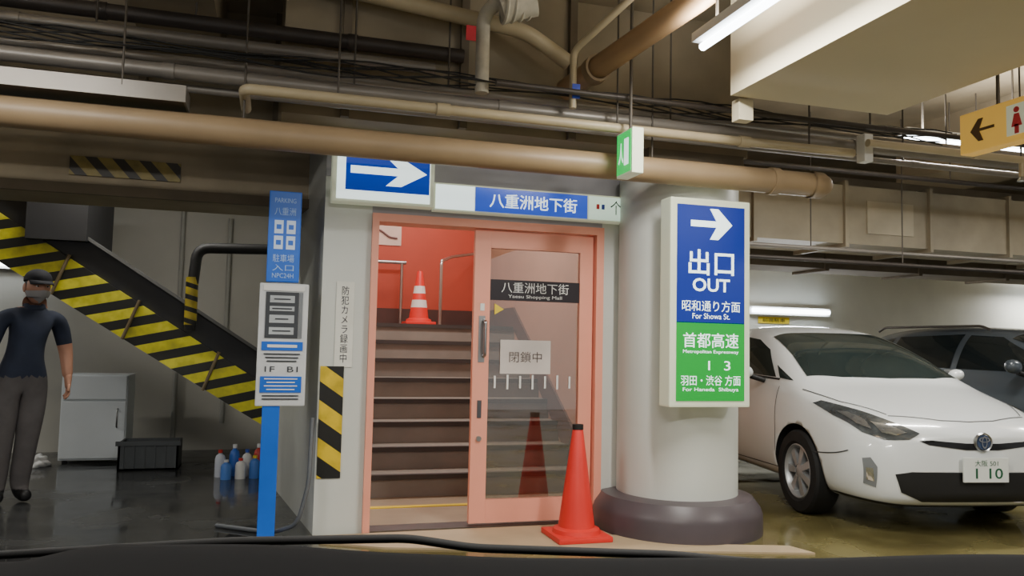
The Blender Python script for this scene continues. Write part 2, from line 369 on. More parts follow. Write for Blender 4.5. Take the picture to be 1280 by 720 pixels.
for i in range(3): rect("print_line",(px,5.245,1.155-i*0.022),0.22-0.02*(i%3),0.008,dk,pp)
text("number","1F   B1",(px,5.245,1.06),0.2,0.035,dk,pp)
rect("blue_block",(px,5.246,0.965),0.25,0.10,blueP,pp)
for i in range(4): rect("print_line_b",(px,5.242,1.0-i*0.022),0.2-.03*(i%2),0.007,white,pp)
for i in range(2): rect("print_line",(px,5.245,0.895-i*0.02),0.22,0.007,dk,pp)
for z,s,h in ((2.13,"PARKING",.03),(2.06,"八重洲",.05),(1.76,"駐車場",.05),(1.70,"入口",.04),(1.65,"NPC24H",.03)): text("upper_text",s,(0.07+ux,5.256,z),0.13,h,lt,pp)
for k in (0,1):
    for j in (0,1): rect("upper_mark",(0.035+ux+.075*k,5.256,1.96-j*.10),0.055,0.085,M("mark_pale",(190,205,225),.4,emit=.2),pp); rect("upper_mark_ink",(0.035+ux+.075*k,5.253,1.96-j*.10),0.03,0.03,blueP,pp)
pipe("drain_hose",[(0.27,5.31,0.75),(0.26,5.23,0.35),(0.2,5.22,0.1),(0.05,5.42,0.014),(-0.3,5.7,0.014)],0.014,M("hose",(92,96,100),0.5),None,bend=0.08)
# ------------------------------------------------------------ ceiling pipework
def run(name,x0,x1,y,z,r,mat,cl=(),hang=()):
    e=empty(name); pipe("tube",[(x0,y,z),(x1,y,z)],r,mat,e)
    for c in cl: lathe("coupling",[(r*1.0,-.03),(r*1.12,-.03),(r*1.12,.03),(r*1.0,.03)],mat,e,(c,y,z),axis='x',seg=24)
    for c in hang: pipe("hanger",[(c,y,z),(c,y,3.6)],0.006,rodm,e)
    return e
e=run("drain_pipe",-8.8,3.52,4.62,2.385,0.082,pipeb,(3.2,),(-3,-0.2,2.3))
lathe("end_cap",[(0,0.13),(0.06,0.115),(0.09,0.06),(0.092,-0.03)],pipeb,e,(3.52,4.62,2.385),axis='x',seg=32)
e=empty("sprinkler_pipe"); pipe("tube",[(-0.2,4.9,2.60),(-0.2,4.5,2.60),(3.75,4.5,2.60)],0.03,pipec,e,bend=0.06)
for c in (0.9,2.9): lathe("coupling",[(.03,-.04),(.037,-.04),(.037,.04),(.03,.04)],pipec,e,(c,4.5,2.60),axis='x',seg=20); 
for c in (0.3,2.0,3.4): pipe("hanger",[(c,4.5,2.6),(c,4.5,3.6)],0.006,rodm,e)
run("electrical_conduit",-8.8,13.8,4.66,2.70,0.042,pipeg,(-3,-0.6,1.3,3.9,6),(-2,0.4,2.45,5.5))
run("electrical_conduit",-8.8,13.8,4.75,2.64,0.022,pipeg,(-2,0.3,2.2,4.5),(4.4,))
run("electrical_conduit",1.2,13.8,4.45,2.78,0.018,pipedk,(2,4),(3.85,6.5))
run("electrical_conduit",-8.8,13.8,4.85,2.83,0.026,pipeg,(),(1.0,4.9))
run("electrical_conduit",3.7,13.8,4.3,2.62,0.026,pipec,(4.6,5.9),(5.0,))
run("electrical_conduit",2.95,13.8,6.6,2.25,0.02,pipeg,(),(5.,8.))
run("electrical_conduit",2.95,13.8,6.5,2.12,0.02,pipedk,(),(6.,9.))
run("electrical_conduit",3.3,13.8,5.6,3.0,0.03,pipeg,(),(6.,9.))
run("electrical_conduit",3.3,13.8,5.9,2.85,0.022,pipedk,(),(6.,9.))
e=empty("sprinkler_head"); pipe("drop",[(5.0,4.3,2.62),(5.0,4.3,2.5)],0.016,pipec,e); lathe("rose",[(0,0),(.03,0),(.012,.03),(0,.03)],steel,e,(5.0,4.3,2.47),seg=16)
e=empty("junction_box"); box("box",3.77,3.84,4.41,4.49,2.53,2.72,white,e,0.006)
e=empty("junction_box"); box("box",2.62,2.72,4.12,4.2,2.62,2.75,beamc,e,0.006); pipe("tube",[(2.67,4.14,2.72),(2.67,4.14,3.4)],0.018,pipec,e)
e=empty("cable_bundle")
for k in range(7):
    y=4.5+0.03*k; pts=[]
    for i in range(60):
        x=-6+i*0.18; pts.append((x,y+0.02*math.sin(i*.4+k),2.775+0.012*k+0.03*math.sin(i*0.33+k*1.3)-0.02*math.cos(i*.9+k)))
    pipe("cable",pts,0.005,black,e,res=2)
e=empty("cable_tray"); box("web",-8.8,-0.5,4.5,4.7,2.49,2.505,pipedk,e); box("side",-8.8,-0.5,4.49,4.50,2.49,2.58,pipeg,e); box("side",-8.8,-0.5,4.7,4.71,2.49,2.58,pipeg,e); box("end",-0.5,-0.49,4.49,4.71,2.49,2.58,pipeg,e)
for c in (-2.5,-.8): pipe("hanger",[(c,4.495,2.55),(c,4.495,3.6)],0.006,rodm,e)
e=run("water_pipe",-8.8,1.1,4.9,3.08,0.045,pipedk,(-1,.4),(-.5,))
e=run("water_pipe",-8.8,0.9,4.8,2.94,0.035,pipeg,(-1.4,.2),(-1.,))
e=empty("insulated_pipe"); pipe("riser",[(1.14,4.55,2.74),(1.14,4.55,3.25),(1.5,4.4,3.42),(1.9,4.0,3.46)],0.042,pipew,e,bend=0.1)
pipe("flange_wrap",[(1.22,4.45,3.22),(1.30,4.43,3.25),(1.42,4.4,3.28)],0.085,pipew,e)
for k in range(4): lathe("wrap_band",[(.085,-.012),(.093,0),(.085,.012)],pipew,e,(1.24+k*.05,4.435,3.225+k*.015),axis='x',seg=24)
rect("red_tag",(1.05,4.48,3.07),0.06,0.09,M("tag_red",(200,40,60),0.5),e)
rect("blue_tag",(1.72,4.49,2.80),0.05,0.09,M("tag_blue",(20,60,180),0.5),e)
e=empty("brown_drain_pipe"); pipe("tube",[(0.2,4.85,3.4),(1.45,4.7,3.22),(1.75,4.7,3.05)],0.05,pipec,e,bend=0.1); pipe("main",[(1.78,4.85,2.92),(2.15,3.8,3.15),(2.45,2.8,3.38)],0.072,M("pipe_tan",(156,126,92),0.5),e)
lathe("joint",[(0.072,-.05),(0.088,-.05),(0.088,.05),(0.072,.05)],pipeb,e,(1.88,4.57,2.98),axis='y',seg=24)
e=empty("small_pipe"); pipe("tube",[(1.71,4.52,2.70),(1.71,4.52,3.06),(1.95,4.0,3.3),(2.1,3.6,3.5)],0.022,pipec,e,bend=0.06)
e=empty("air_duct")
dm=M("duct_beige",(156,146,124),0.55,0.0,var=0.14)
box("duct",3.9,13.7,7.0,7.8,2.38,3.0,dm,e)
for x in (4.6,5.7,6.8,7.9,9.0,10.1,11.2): box("flange",x,x+0.04,6.96,7.84,2.34,3.04,dm,e)
box("access_panel",6.0,6.6,6.985,7.0,2.5,2.85,M("duct_panel",(176,166,142),0.5),e,0.003)
lathe("flex_end",[(0.2,-.0),(0.26,0.1),(0.22,0.2),(0.28,0.32),(0.24,0.42),(0.33,0.55),(0.3,0.75)],M("duct_foil",(170,170,166),0.4,0.5,bump=0.3,scale=12),e,(3.3,7.35,2.62),axis='x',seg=24)
e=empty("air_duct")
box("duct",4.2,13.7,8.2,8.8,2.25,2.6,concd,e)
for x in (5,6.4,7.8,9.2,10.6): box("flange",x,x+0.05,8.17,8.83,2.22,2.63,concd,e)
# ------------------------------------------------------------ lights
def fixture(cx,cy,z,along,L=1.2,power=40,col=(1,.965,.90),up=0.5):
    e=empty("fluorescent_light")
    hx,hy=(L/2,0.05) if along=='x' else (0.05,L/2)
    box("housing",cx-hx,cx+hx,cy-hy,cy+hy,z+0.03,z+0.08,white,e)
    if along=='x': pipe("tube",[(cx-L/2+.03,cy,z),(cx+L/2-.03,cy,z)],0.022,tubeM,e)
    else: pipe("tube",[(cx,cy-L/2+.03,z),(cx,cy+L/2-.03,z)],0.022,tubeM,e)
    for s in (-.7,.7):
        a,b=(cx+s*hx,cy) if along=='x' else (cx,cy+s*hy)
        pipe("stem",[(a,b,z+.05),(a,b,3.6)],0.008,rodm,e)
    dx,dy=(L,.12) if along=='x' else (.12,L)
    area("lamp",(cx,cy,z-0.03),dx,dy,power,col,parent=e)
    area("fill_upward",(cx,cy,z+0.09),dx,dy,power*up,col,rot=(math.pi,0,0),parent=e)  # added upward lamp above the housing to lighten the ceiling
fixture(2.2,3.25,2.90,'y',1.2,72)
fixture(5.25,4.97,2.90,'x',1.3,60,up=.7)
fixture(8.3,5.0,2.90,'x',1.3,60,up=.7)
fixture(-1.6,3.2,2.95,'x',1.2,62,up=.6)  # out-of-view tube added to light the entrance wall
fixture(0.6,0.6,2.95,'x',1.3,100,up=.7)  # added tube near the camera, unseen; brightens the front wall
fixture(4.8,1.4,2.95,'y',1.3,80,up=.7)  # unseen tube added on the right for more front light
fixture(-4.5,4.5,2.9,'x',1.2,45)  # extra tube added far left, outside the view, for light
fixture(-1.2,7.0,3.1,'x',1.2,30)  # added tube hidden behind the beam to light the left room
fixture(-4.2,7.6,2.6,'x',1.2,42)  # second added tube for the left room, also unseen
fixture(5.5,10.1,2.3,'x',1.2,48)  # added tube hidden by the column, brightens the right back wall
fixture(12.6,10.1,2.3,'x',1.2,48)  # another back wall brightener, added and kept out of view
e=empty("wall_light"); box("housing",6.85,8.3,10.5,10.6,1.78,1.9,white,e); pipe("tube",[(6.9,10.46,1.84),(8.25,10.46,1.84)],0.035,tubeM,e); area("lamp",(7.55,10.4,1.84),1.3,.1,40,rot=(math.radians(-60),0,0),parent=e)
e=empty("wall_light"); box("housing",-3.3,-2.3,9.5,9.6,1.92,2.02,white,e); pipe("tube",[(-3.25,9.46,1.97),(-2.35,9.46,1.97)],0.025,tubeM,e)
e=empty("warning_board"); rect("board",(7.35,10.59,1.70),0.55,0.10,yel,e); text("print","前進駐車",(7.35,10.585,1.70),0.4,0.06,black,e)
e=empty("stairwell_light"); box("housing",1.0,2.2,7.2,7.35,3.5,3.58,white,e); area("lamp",(1.6,7.3,3.48),1.2,.3,76,(1,.93,.87),parent=e)
e=empty("stairwell_light"); box("housing",1.0,2.2,9.2,9.35,3.5,3.58,white,e); area("lamp",(1.6,9.2,3.48),1.2,.3,22,(1,.92,.84),parent=e)
w=bpy.data.worlds.new("world"); bpy.context.scene.world=w; w.use_nodes=True
w.node_tree.nodes["Background"].inputs[0].default_value=(0.85,0.83,0.8,1); w.node_tree.nodes["Background"].inputs[1].default_value=0.65
# ------------------------------------------------------------ left area: striped stair
ls=empty("steel_staircase")
def lz(x): return 2.23-(x+2.17)*0.651
hz=hazard("hazard_stair",-0.22,1.0,0.165,0.52,(224,216,54),(30,30,24))
prism("hazard_fascia",[(-4.2,lz(-4.2)),(-0.01,lz(-0.01)),(-0.03,lz(-0.01)-0.34),(-0.25,lz(-0.25)-0.36),(-4.2,lz(-4.2)-0.42)],'y',7.38,7.42,hz,ls)
dks=M("stringer_dark",(44,44,46),0.45,0.3)
prism("stringer_near",[(-4.2,lz(-4.2)),(-0.01,lz(-0.01)),(-0.01,lz(-0.01)+0.26),(-4.2,lz(-4.2)+0.26)],'y',7.42,7.47,dks,ls)
prism("stringer_flange",[(-4.2,lz(-4.2)+0.24),(-0.01,lz(-0.01)+0.24),(-0.01,lz(-0.01)+0.27),(-4.2,lz(-4.2)+0.27)],'y',7.36,7.47,M("flange_grey",(96,96,94),.5),ls)
prism("soffit",[(-4.2,lz(-4.2)-0.42),(-0.03,lz(-0.03)-0.34),(-0.03,lz(-0.03)-0.28),(-4.2,lz(-4.2)-0.36)],'y',7.42,8.5,dks,ls)
prism("stringer_far",[(-4.2,lz(-4.2)-.3),(-0.08,lz(-0.05)-.3),(-0.08,lz(-0.05)+0.26),(-4.2,lz(-4.2)+0.26)],'y',8.45,8.5,dks,ls)
for i in range(15):
    x=-0.1-i*0.27; z=lz(x)+0.02; box("step",x-0.3,x,7.47,8.45,z,z+0.035,dks,ls)
for x in (-0.55,-1.2,-1.75): pipe("bracket",[(x,7.36,lz(x)-0.38),(x+0.12,7.36,lz(x)-0.05)],0.014,M("bracket_brown",(110,96,70),0.5),ls)
box("landing_block",-1.95,-1.5,7.3,8.4,2.02,2.75,M("dark_steel",(40,40,42),0.6),ls)  # plain dark block at the stairs, one even colour
pipe("support_post",[(-2.6,8.0,0),(-2.6,8.0,1.9)],0.05,dks,ls)
e=empty("black_pipe"); pipe("tube",[(-0.02,7.2,2.02),(-0.63,7.2,2.0),(-0.66,7.2,1.62)],0.045,black,e,bend=0.1)
lathe("striped_sleeve",[(0.05,0),(0.05,0.4)],hazard("hazard_sleeve",0.3,1,0.10,0.6,(180,160,40)),e,(-0.66,7.2,1.35),seg=20); pipe("lower",[(-0.66,7.2,1.40),(-0.66,7.2,1.30)],0.045,black,e)
for (xx,zz0,zz1) in ((-1.0,0,2.9),(-0.5,0.3,2.6)): 
    e=empty("wall_conduit"); pipe("tube",[(xx,9.56,zz0),(xx,9.56,zz1)],0.025,M("wall_pipe",(150,150,142),0.5),e)
e=empty("white_cabinet")
cw=M("cabinet_white",(212,218,220),0.4,var=0.03)
box("body",-1.93,-1.34,8.72,9.15,0.03,0.86,cw,e,0.01); box("door",-1.92,-1.35,8.695,8.72,0.05,0.60,cw,e,0.008); box("drawer",-1.92,-1.35,8.695,8.72,0.62,0.85,cw,e,0.008)
pipe("handle",[(-1.42,8.695,0.35),(-1.42,8.67,0.36),(-1.42,8.67,0.52),(-1.42,8.695,0.53)],0.008,steel,e)
for x in (-1.88,-1.39): box("foot",x-.02,x+.02,8.76,8.8,0,0.03,black,e)
e=empty("storage_crate"); gm=M("crate_grey",(70,74,76),0.5)
cy0,cy1=8.2,8.55
box("bottom",-1.32,-0.80,cy0,cy1,0,0.02,gm,e); 
for a in ((-1.32,-1.30,cy0,cy1),(-0.82,-0.80,cy0,cy1),(-1.32,-.8,cy0,cy0+.02),(-1.32,-.8,cy1-.02,cy1)): box("side",a[0],a[1],a[2],a[3],0,0.26,gm,e)
box("rim",-1.34,-0.78,cy0-.02,cy0+.01,0.23,0.27,gm,e)
for i in range(6): box("rib",-1.28+i*.09,-1.265+i*.09,cy0-.01,cy0,0.02,0.23,gm,e)
for i,(x,y,c,cc,h) in enumerate(((-0.40,7.75,(200,205,215),(200,50,40),.24),(-0.28,7.8,(60,110,200),(230,230,230),.28),(-0.17,7.76,(215,215,210),(60,90,180),.24),(-0.07,7.82,(190,60,50),(230,230,230),.28),(-0.22,7.62,(230,230,225),(210,60,50),.18),(-0.34,7.60,(80,130,210),(220,220,220),.17),(-.10,7.63,(70,120,200),(230,200,60),.2))):
    e=empty("detergent_bottle",(x,y,0)); r=.046
    lathe("body",[(0,0),(r,0),(r,h*.65),(r*.8,h*.78),(r*.35,h*.85),(r*.35,h*.9),(0,h*.9)],M("bottle_%d"%i,c,0.4),e,seg=20); lathe("cap",[(r*.42,h*.88),(r*.42,h),(0,h)],M("bcap_%d"%i,cc,0.4),e,seg=16)
e=empty("cloth_heap",(-2.09,8.6,0))
bm=bmesh.new(); bmesh.ops.create_icosphere(bm,subdivisions=4,radius=0.12)
for v in bm.verts:
    k=1+0.25*math.sin(v.co.x*60)*math.cos(v.co.y*50+v.co.z*40); v.co*=k; v.co.z=max(0,v.co.z*0.7+0.02)
me=bpy.data.meshes.new("cloth"); bm.to_mesh(me); bm.free(); me.materials.append(white); 
for p in me.polygons: p.use_smooth=True
link(bpy.data.objects.new("cloth",me),e)
# ------------------------------------------------------------ cars
def subd(name,verts,faces,lv):
    me=bpy.data.meshes.new(name); me.from_pydata(verts,[],faces); me.update()
    bm=bmesh.new(); bm.from_mesh(me); bmesh.ops.recalc_face_normals(bm,faces=bm.faces[:]); bm.to_mesh(me); bm.free()
    ob=bpy.data.objects.new(name,me); COL.objects.link(ob); md=ob.modifiers.new("s",'SUBSURF'); md.levels=lv; md.render_levels=lv
    bpy.context.view_layer.update(); dg=bpy.context.evaluated_depsgraph_get(); r=bpy.data.meshes.new_from_object(ob.evaluated_get(dg)); bpy.data.objects.remove(ob); r.name=name; return r
def car(name,loc,rz,S,paint,axles,wr,cfg):
    e=empty(name,loc,rz); verts=[];faces=[]
    for s in S:
        u,(wb,zb),(w1,z1),(w2,z2),(w3,z3),(w4,z4),z5=s
        ring=[(0,zb),(wb,zb),(w1,z1),(w2,z2),(w3,z3),(w4,z4),(w4*.55,z5-(z5-z4)*.25),(0,z5)]
        full=ring+[(-a,z) for a,z in ring[-2:0:-1]]
        for a,z in full: verts.append((a,u,z))
    n=14
    for i in range(len(S)-1):
        for j in range(n): faces.append([i*n+j,i*n+(j+1)%n,(i+1)*n+(j+1)%n,(i+1)*n+j])
    for base in (0,(len(S)-1)*n):
        idx=[base+k for k in range(n)]
        faces.append([idx[0],idx[1],idx[13]])
        for k in range(1,6): faces.append([idx[k],idx[k+1],idx[13-k],idx[14-k]])
        faces.append([idx[6],idx[7],idx[8]])
    me=subd("body",verts,faces,3)
    bm=bmesh.new(); bm.from_mesh(me); bvh=BVHTree.FromBMesh(bm); bm.free()
    for p in me.polygons: p.use_smooth=True
    me.materials.clear(); me.materials.append(paint)
    body=link(bpy.data.objects.new("body",me),e)
    dark=M("wheel_well",(10,10,11),0.8)
    for ay in axles:
        for sx in (-1,1):
            c=lathe("cut",[(0,-.17),(wr*1.13,-.17),(wr*1.13,.3),(0,.3)],dark,None,(0.83*sx,ay,wr*1.02),axis='x',seg=64,smooth=False)
            if sx<0:
                for v in c.data.vertices: v.co.x=-1.66-v.co.x
            bm=bmesh.new(); bm.from_mesh(c.data); bmesh.ops.remove_doubles(bm,verts=bm.verts[:],dist=1e-5); bmesh.ops.recalc_face_normals(bm,faces=bm.faces[:]); bm.to_mesh(c.data); bm.free()
            md=body.modifiers.new("b",'BOOLEAN'); md.operation='DIFFERENCE'; md.object=c; md.solver='EXACT'
            body.parent=None; bpy.context.view_layer.update(); dg=bpy.context.evaluated_depsgraph_get()
            nm=bpy.data.meshes.new_from_object(body.evaluated_get(dg)); body.modifiers.clear(); body.data=nm; body.parent=e
            bpy.data.objects.remove(c)
    nm=body.data
    if len(nm.materials)<2: nm.materials.append(dark)
    for p in nm.polygons:
        c=p.center; p.material_index=0
        for ay in axles:
            d=math.hypot(c.y-ay,c.z-wr*1.02)
            if d<wr*1.125+0.004 and abs(c.x)<0.86 and c.z>0.1:
                if d<wr*1.125 or abs(p.normal.x)<0.3: 
                    p.material_index=1; p.use_smooth=False
    def patch(nm_,poly,mode,mat,both=False,off=0.004,cuts=5):
        for s in ((-1,1) if (both and mode=='side') else (-1,) if mode=='side' else (1,-1) if both else (1,)):
            bm=bmesh.new(); vs=[bm.verts.new((a,b_,0)) for a,b_ in poly]; es=[bm.edges.new((vs[i],vs[(i+1)%len(vs)])) for i in range(len(vs))]
            bmesh.ops.triangle_fill(bm,edges=es,use_beauty=True)
            for _ in range(2): bmesh.ops.subdivide_edges(bm,edges=bm.edges[:],cuts=cuts if _==0 else 1,use_grid_fill=True)
            bad=[]
            for v in bm.verts:
                a,b_=v.co.x,v.co.y
                if mode=='side': o,d=Vector((s*2,a,b_)),Vector((-s,0,0))
                elif mode=='front': o,d=Vector((a*s,-2,b_)),Vector((0,1,0))
                elif mode=='rear': o,d=Vector((a*s,8,b_)),Vector((0,-1,0))
                else: o,d=Vector((a*s,b_,4)),Vector((0,0,-1))
                h,nn,_i,_d=bvh.ray_cast(o,d)
                if h is None: bad.append(v)
                else:
                    if nn.dot(d)>0: nn=-nn
                    v.co=h+nn*off
            bmesh.ops.delete(bm,geom=bad,context='VERTS')
            m_=bpy.data.meshes.new(nm_); bm.to_mesh(m_); bm.free(); m_.materials.append(mat)
            for p in m_.polygons: p.use_smooth=True
            link(bpy.data.objects.new(nm_,m_),e)
    def line(nm_,pts,mode,wd,mat,both=True):
        P=[Vector(p) for p in pts]; L=[];Rr=[]
        for i,p in enumerate(P):
            t=(P[min(i+1,len(P)-1)]-P[max(i-1,0)]).normalized(); nn=Vector((-t.y,t.x)); L.append(p+nn*wd/2); Rr.append(p-nn*wd/2)
        for i in range(len(P)-1): patch(nm_,[tuple(L[i]),tuple(L[i+1]),tuple(Rr[i+1]),tuple(Rr[i])],mode,mat,both,off=0.003,cuts=4)
    alloy=M("alloy_silver",(176,178,180),0.35,0.6); tyre=M("tyre_rubber",(20,20,21),0.75); rimd=M("rim_dark",(50,50,52),0.4,0.5)
    for ay in axles:
        for s in (-1,1):
            w_=empty("wheel"); w_.parent=e; X=s*cfg['track']; w_.location=(X,ay,wr); w_.scale=(s,1,1)
            R_=wr; r_=wr*0.66
            lathe("tyre",[(r_,-.1),(R_*.93,-.105),(R_,-.08),(R_,.08),(R_*.95,.10),(r_+.02,.105),(r_,.09)],tyre,w_,axis='x',seg=48)
            lathe("rim",[(r_,.09),(r_-.008,.095),(r_-.02,.08),(r_-.03,.0),(r_-.03,-.1)],alloy,w_,axis='x',seg=48)
            lathe("dish",[(0,.0),(r_-.02,.0)],rimd,w_,axis='x',seg=32)
            lathe("hub",[(0,.085),(.035,.085),(.06,.07),(.065,.02)],alloy,w_,axis='x',seg=24)
            ns=cfg['spokes']
            for k in range(ns):
                a=2*math.pi*k/ns; ca,sa=math.cos(a),math.sin(a)
                def q(r,t,x): return (x,r*ca-t*sa,r*sa+t*ca)
                v=[q(.05,-.018,.082),q(.05,.018,.082),q(r_-.015,.032,.07),q(r_-.015,-.032,.07),q(.05,-.018,.03),q(.05,.018,.03),q(r_-.015,.032,.03),q(r_-.015,-.032,.03)]
                fromdata("spoke",v,[[0,1,2,3],[4,5,6,7],[0,1,5,4],[1,2,6,5],[2,3,7,6],[3,0,4,7]],alloy,w_)
    return e,patch,line,bvh
paintw=M("car_paint_white",(222,226,226),0.25,coat=0.8,var=0.0)
g_car=M("car_glass",(38,47,46),0.05,coat=0.5,var=0.2,scale=2)
seam=M("panel_gap",(60,62,64),0.6)
S=[(0.00,(.28,.30),(.36,.34),(.42,.48),(.37,.61),(.24,.66),.68),
   (0.05,(.50,.22),(.59,.27),(.64,.48),(.58,.67),(.40,.72),.74),
   (0.20,(.64,.18),(.75,.24),(.80,.48),(.75,.73),(.52,.79),.815),
   (0.44,(.68,.17),(.82,.24),(.865,.50),(.82,.80),(.60,.865),.895),
   (0.85,(.68,.17),(.85,.24),(.88,.55),(.85,.875),(.66,.955),.985),
   (1.03,(.68,.17),(.85,.24),(.885,.56),(.86,.92),(.70,.995),1.025),
   (1.50,(.68,.17),(.85,.24),(.885,.57),(.86,.95),(.66,1.24),1.28),
   (2.00,(.68,.17),(.85,.24),(.885,.57),(.86,.97),(.60,1.42),1.46),
   (2.60,(.68,.17),(.85,.24),(.885,.58),(.865,.99),(.60,1.46),1.51),
   (3.20,(.68,.17),(.85,.24),(.885,.60),(.86,1.01),(.58,1.40),1.44),
   (3.80,(.68,.20),(.84,.27),(.875,.62),(.84,1.03),(.56,1.25),1.29),
   (4.20,(.66,.24),(.80,.32),(.83,.62),(.80,1.00),(.56,1.12),1.15),
   (4.40,(.60,.28),(.70,.36),(.74,.62),(.72,.92),(.52,1.0),1.02),
   (4.46,(.40,.34),(.50,.42),(.54,.62),(.50,.84),(.36,.9),.92)]
th=math.radians(9)
pc,patch,line,bvh=car("white_hatchback_car",(4.65,4.34,0),-th,S,paintw,(0.925,3.625),0.317,{'track':0.765,'spokes':7})
patch("windshield",[(-.66,1.14),(-.4,1.06),(0,1.03),(.4,1.06),(.66,1.14),(.60,1.5),(.54,1.97),(.3,1.93),(0,1.91),(-.3,1.93),(-.54,1.97),(-.60,1.5)],'top',g_car)
patch("side_window",[(1.42,1.02),(2.45,1.05),(2.43,1.37),(2.1,1.34),(1.8,1.25)],'side',g_car,True)
patch("side_window",[(2.53,1.05),(3.35,1.08),(3.30,1.30),(2.9,1.36),(2.51,1.37)],'side',g_car,True)
patch("quarter_window",[(1.17,1.00),(1.36,1.015),(1.52,1.12)],'side',g_car,True)
lens=M("headlight_lens",(66,70,72),0.08,coat=1.0,var=0.5,scale=14); refl=M("headlight_reflector",(210,215,220),0.1,0.9)
patch("headlight",[(.42,.70),(.50,.66),(.64,.65),(.73,.69),(.785,.78),(.80,.85),(.76,.872),(.64,.82),(.52,.755)],'front',lens,True,off=.006)
patch("headlight_reflector",[(.50,.70),(.57,.68),(.64,.695),(.66,.76),(.58,.745)],'front',refl,True,off=.010)
patch("headlight_bulb",[(.68,.71),(.73,.74),(.76,.81),(.72,.81),(.68,.77)],'front',refl,True,off=.010)
patch("upper_grille",[(-.44,.655),(-.38,.63),(-.12,.60),(.12,.60),(.38,.63),(.44,.655),(.36,.66),(.12,.645),(-.12,.645),(-.36,.66)],'front',blackg,off=.005)
patch("lower_intake",[(-.60,.43),(-.5,.45),(.5,.45),(.60,.43),(.56,.31),(.42,.25),(-.42,.25),(-.56,.31)],'front',black,off=.005)
for z in (.30,.35,.40): line("intake_slat",[(-.5,z),(0,z),(.5,z)],'front',.008,M("slat",(52,54,56),0.4),False)
line("chrome_strip",[(-.52,.455),(-.25,.46),(.25,.46),(.52,.455)],'front',.012,white,False)
patch("fog_recess",[(.69,.33),(.745,.35),(.755,.52),(.72,.53),(.69,.47)],'front',M("fog_grey",(120,124,126),0.3),True,off=.005)
patch("fog_lamp",[(.70,.37),(.735,.38),(.74,.46),(.71,.46)],'front',refl,True,off=.009)
line("bumper_crease",[(-.78,.235),(-.5,.205),(0,.2),(.5,.205),(.78,.235)],'front',.02,black,False)
EZ=.655; EY=.005
lathe("emblem_ring",[(.052,-.022),(.060,-.026),(.066,-.01),(.060,.004)],steel,pc,(0,EY,EZ),axis='y',seg=32)
lathe("emblem_inner",[(.0,-.020),(.05,-.020),(.052,-.01)],M("emblem_blue",(50,66,96),.3),pc,(0,EY,EZ),axis='y',seg=24)
vv=[];ff=[]
for (rx,rz_,zc) in ((.020,.042,0),(.042,.018,.018)):
    b0=len(vv)
    for i in range(24):
        a=2*math.pi*i/24
        for k in (1,.74): vv.append((rx*k*math.cos(a),EY-.028,EZ+zc+rz_*k*math.sin(a)))
    for i in range(24): j=(i+1)%24; ff.append([b0+i*2,b0+j*2,b0+j*2+1,b0+i*2+1])
fromdata("emblem_ellipses",vv,ff,steel,pc)
box("licence_plate",-.165,.165,-.035,-.02,.39,.555,M("plate_white",(222,226,222),0.5,var=0),pc,0.004)
box("plate_bracket",-.1,.1,-.02,.03,.42,.52,black,pc)
gt=M("plate_green",(20,90,60),0.5); text("plate_text_top","大阪 501",(0,-.037,.518),.17,.04,gt,pc); text("plate_text","1 10",(0.02,-.037,.45),.2,.07,gt,pc,bold=.01)
line("hood_gap",[(.52,.28),(.68,.60),(.77,1.0)],'top',.008,seam,True)
line("hood_front_gap",[(-.52,.26),(-.2,.15),(0,.13),(.2,.15),(.52,.26)],'top',.008,seam,False)
line("bumper_gap",[(.80,.56),(.86,.50)],'front',.006,seam,True)
line("door_gap",[(1.28,.30),(1.26,.6),(1.30,.95)],'side',.008,seam,True)
line("door_gap",[(2.46,.30),(2.48,.6),(2.48,1.0)],'side',.008,seam,True)
line("door_gap",[(3.3,.62),(3.42,.85),(3.42,1.05)],'side',.008,seam,True)
line("sill_gap",[(1.28,.30),(2.4,.28),(3.2,.30)],'side',.008,seam,True)
line("belt_moulding",[(1.35,1.005),(2.4,1.035),(3.4,1.065)],'side',.016,black,True)
line("wiper",[(-.58,1.14),(-.2,1.10),(.1,1.07)],'top',.02,black,False)
line("wiper",[(-.05,1.10),(.3,1.10),(.56,1.13)],'top',.02,black,False)
for s in (-1,1):
    for u in (2.15,3.15): pipe("door_handle",[(s*.885,u,.84),(s*.905,u+.02,.845),(s*.905,u+.17,.85),(s*.885,u+.19,.845)],.011,paintw,pc,bend=.02)
    mm=subd("mirror",[(s*a,b_,c) for a,b_,c in ((.90,1.50,.99),(1.08,1.53,1.0),(1.09,1.53,1.12),(.92,1.50,1.13),(.90,1.66,.99),(1.06,1.66,1.0),(1.07,1.66,1.12),(.92,1.66,1.12))],[[0,1,2,3],[4,5,6,7],[0,1,5,4],[1,2,6,5],[2,3,7,6],[3,0,4,7]],2)
    mm.materials.append(paintw); 
    for p in mm.polygons: p.use_smooth=True
    link(bpy.data.objects.new("mirror_housing",mm),pc)
    pipe("mirror_arm",[(s*.82,1.58,.985),(s*.94,1.58,1.02)],.022,black,pc)
    rect("mirror_glass",(s*1.0,1.665,1.06),.13,.09,steel,pc)
pd=M("car_paint_dark",(74,82,90),0.3,0.2,coat=0.8,var=0.0)
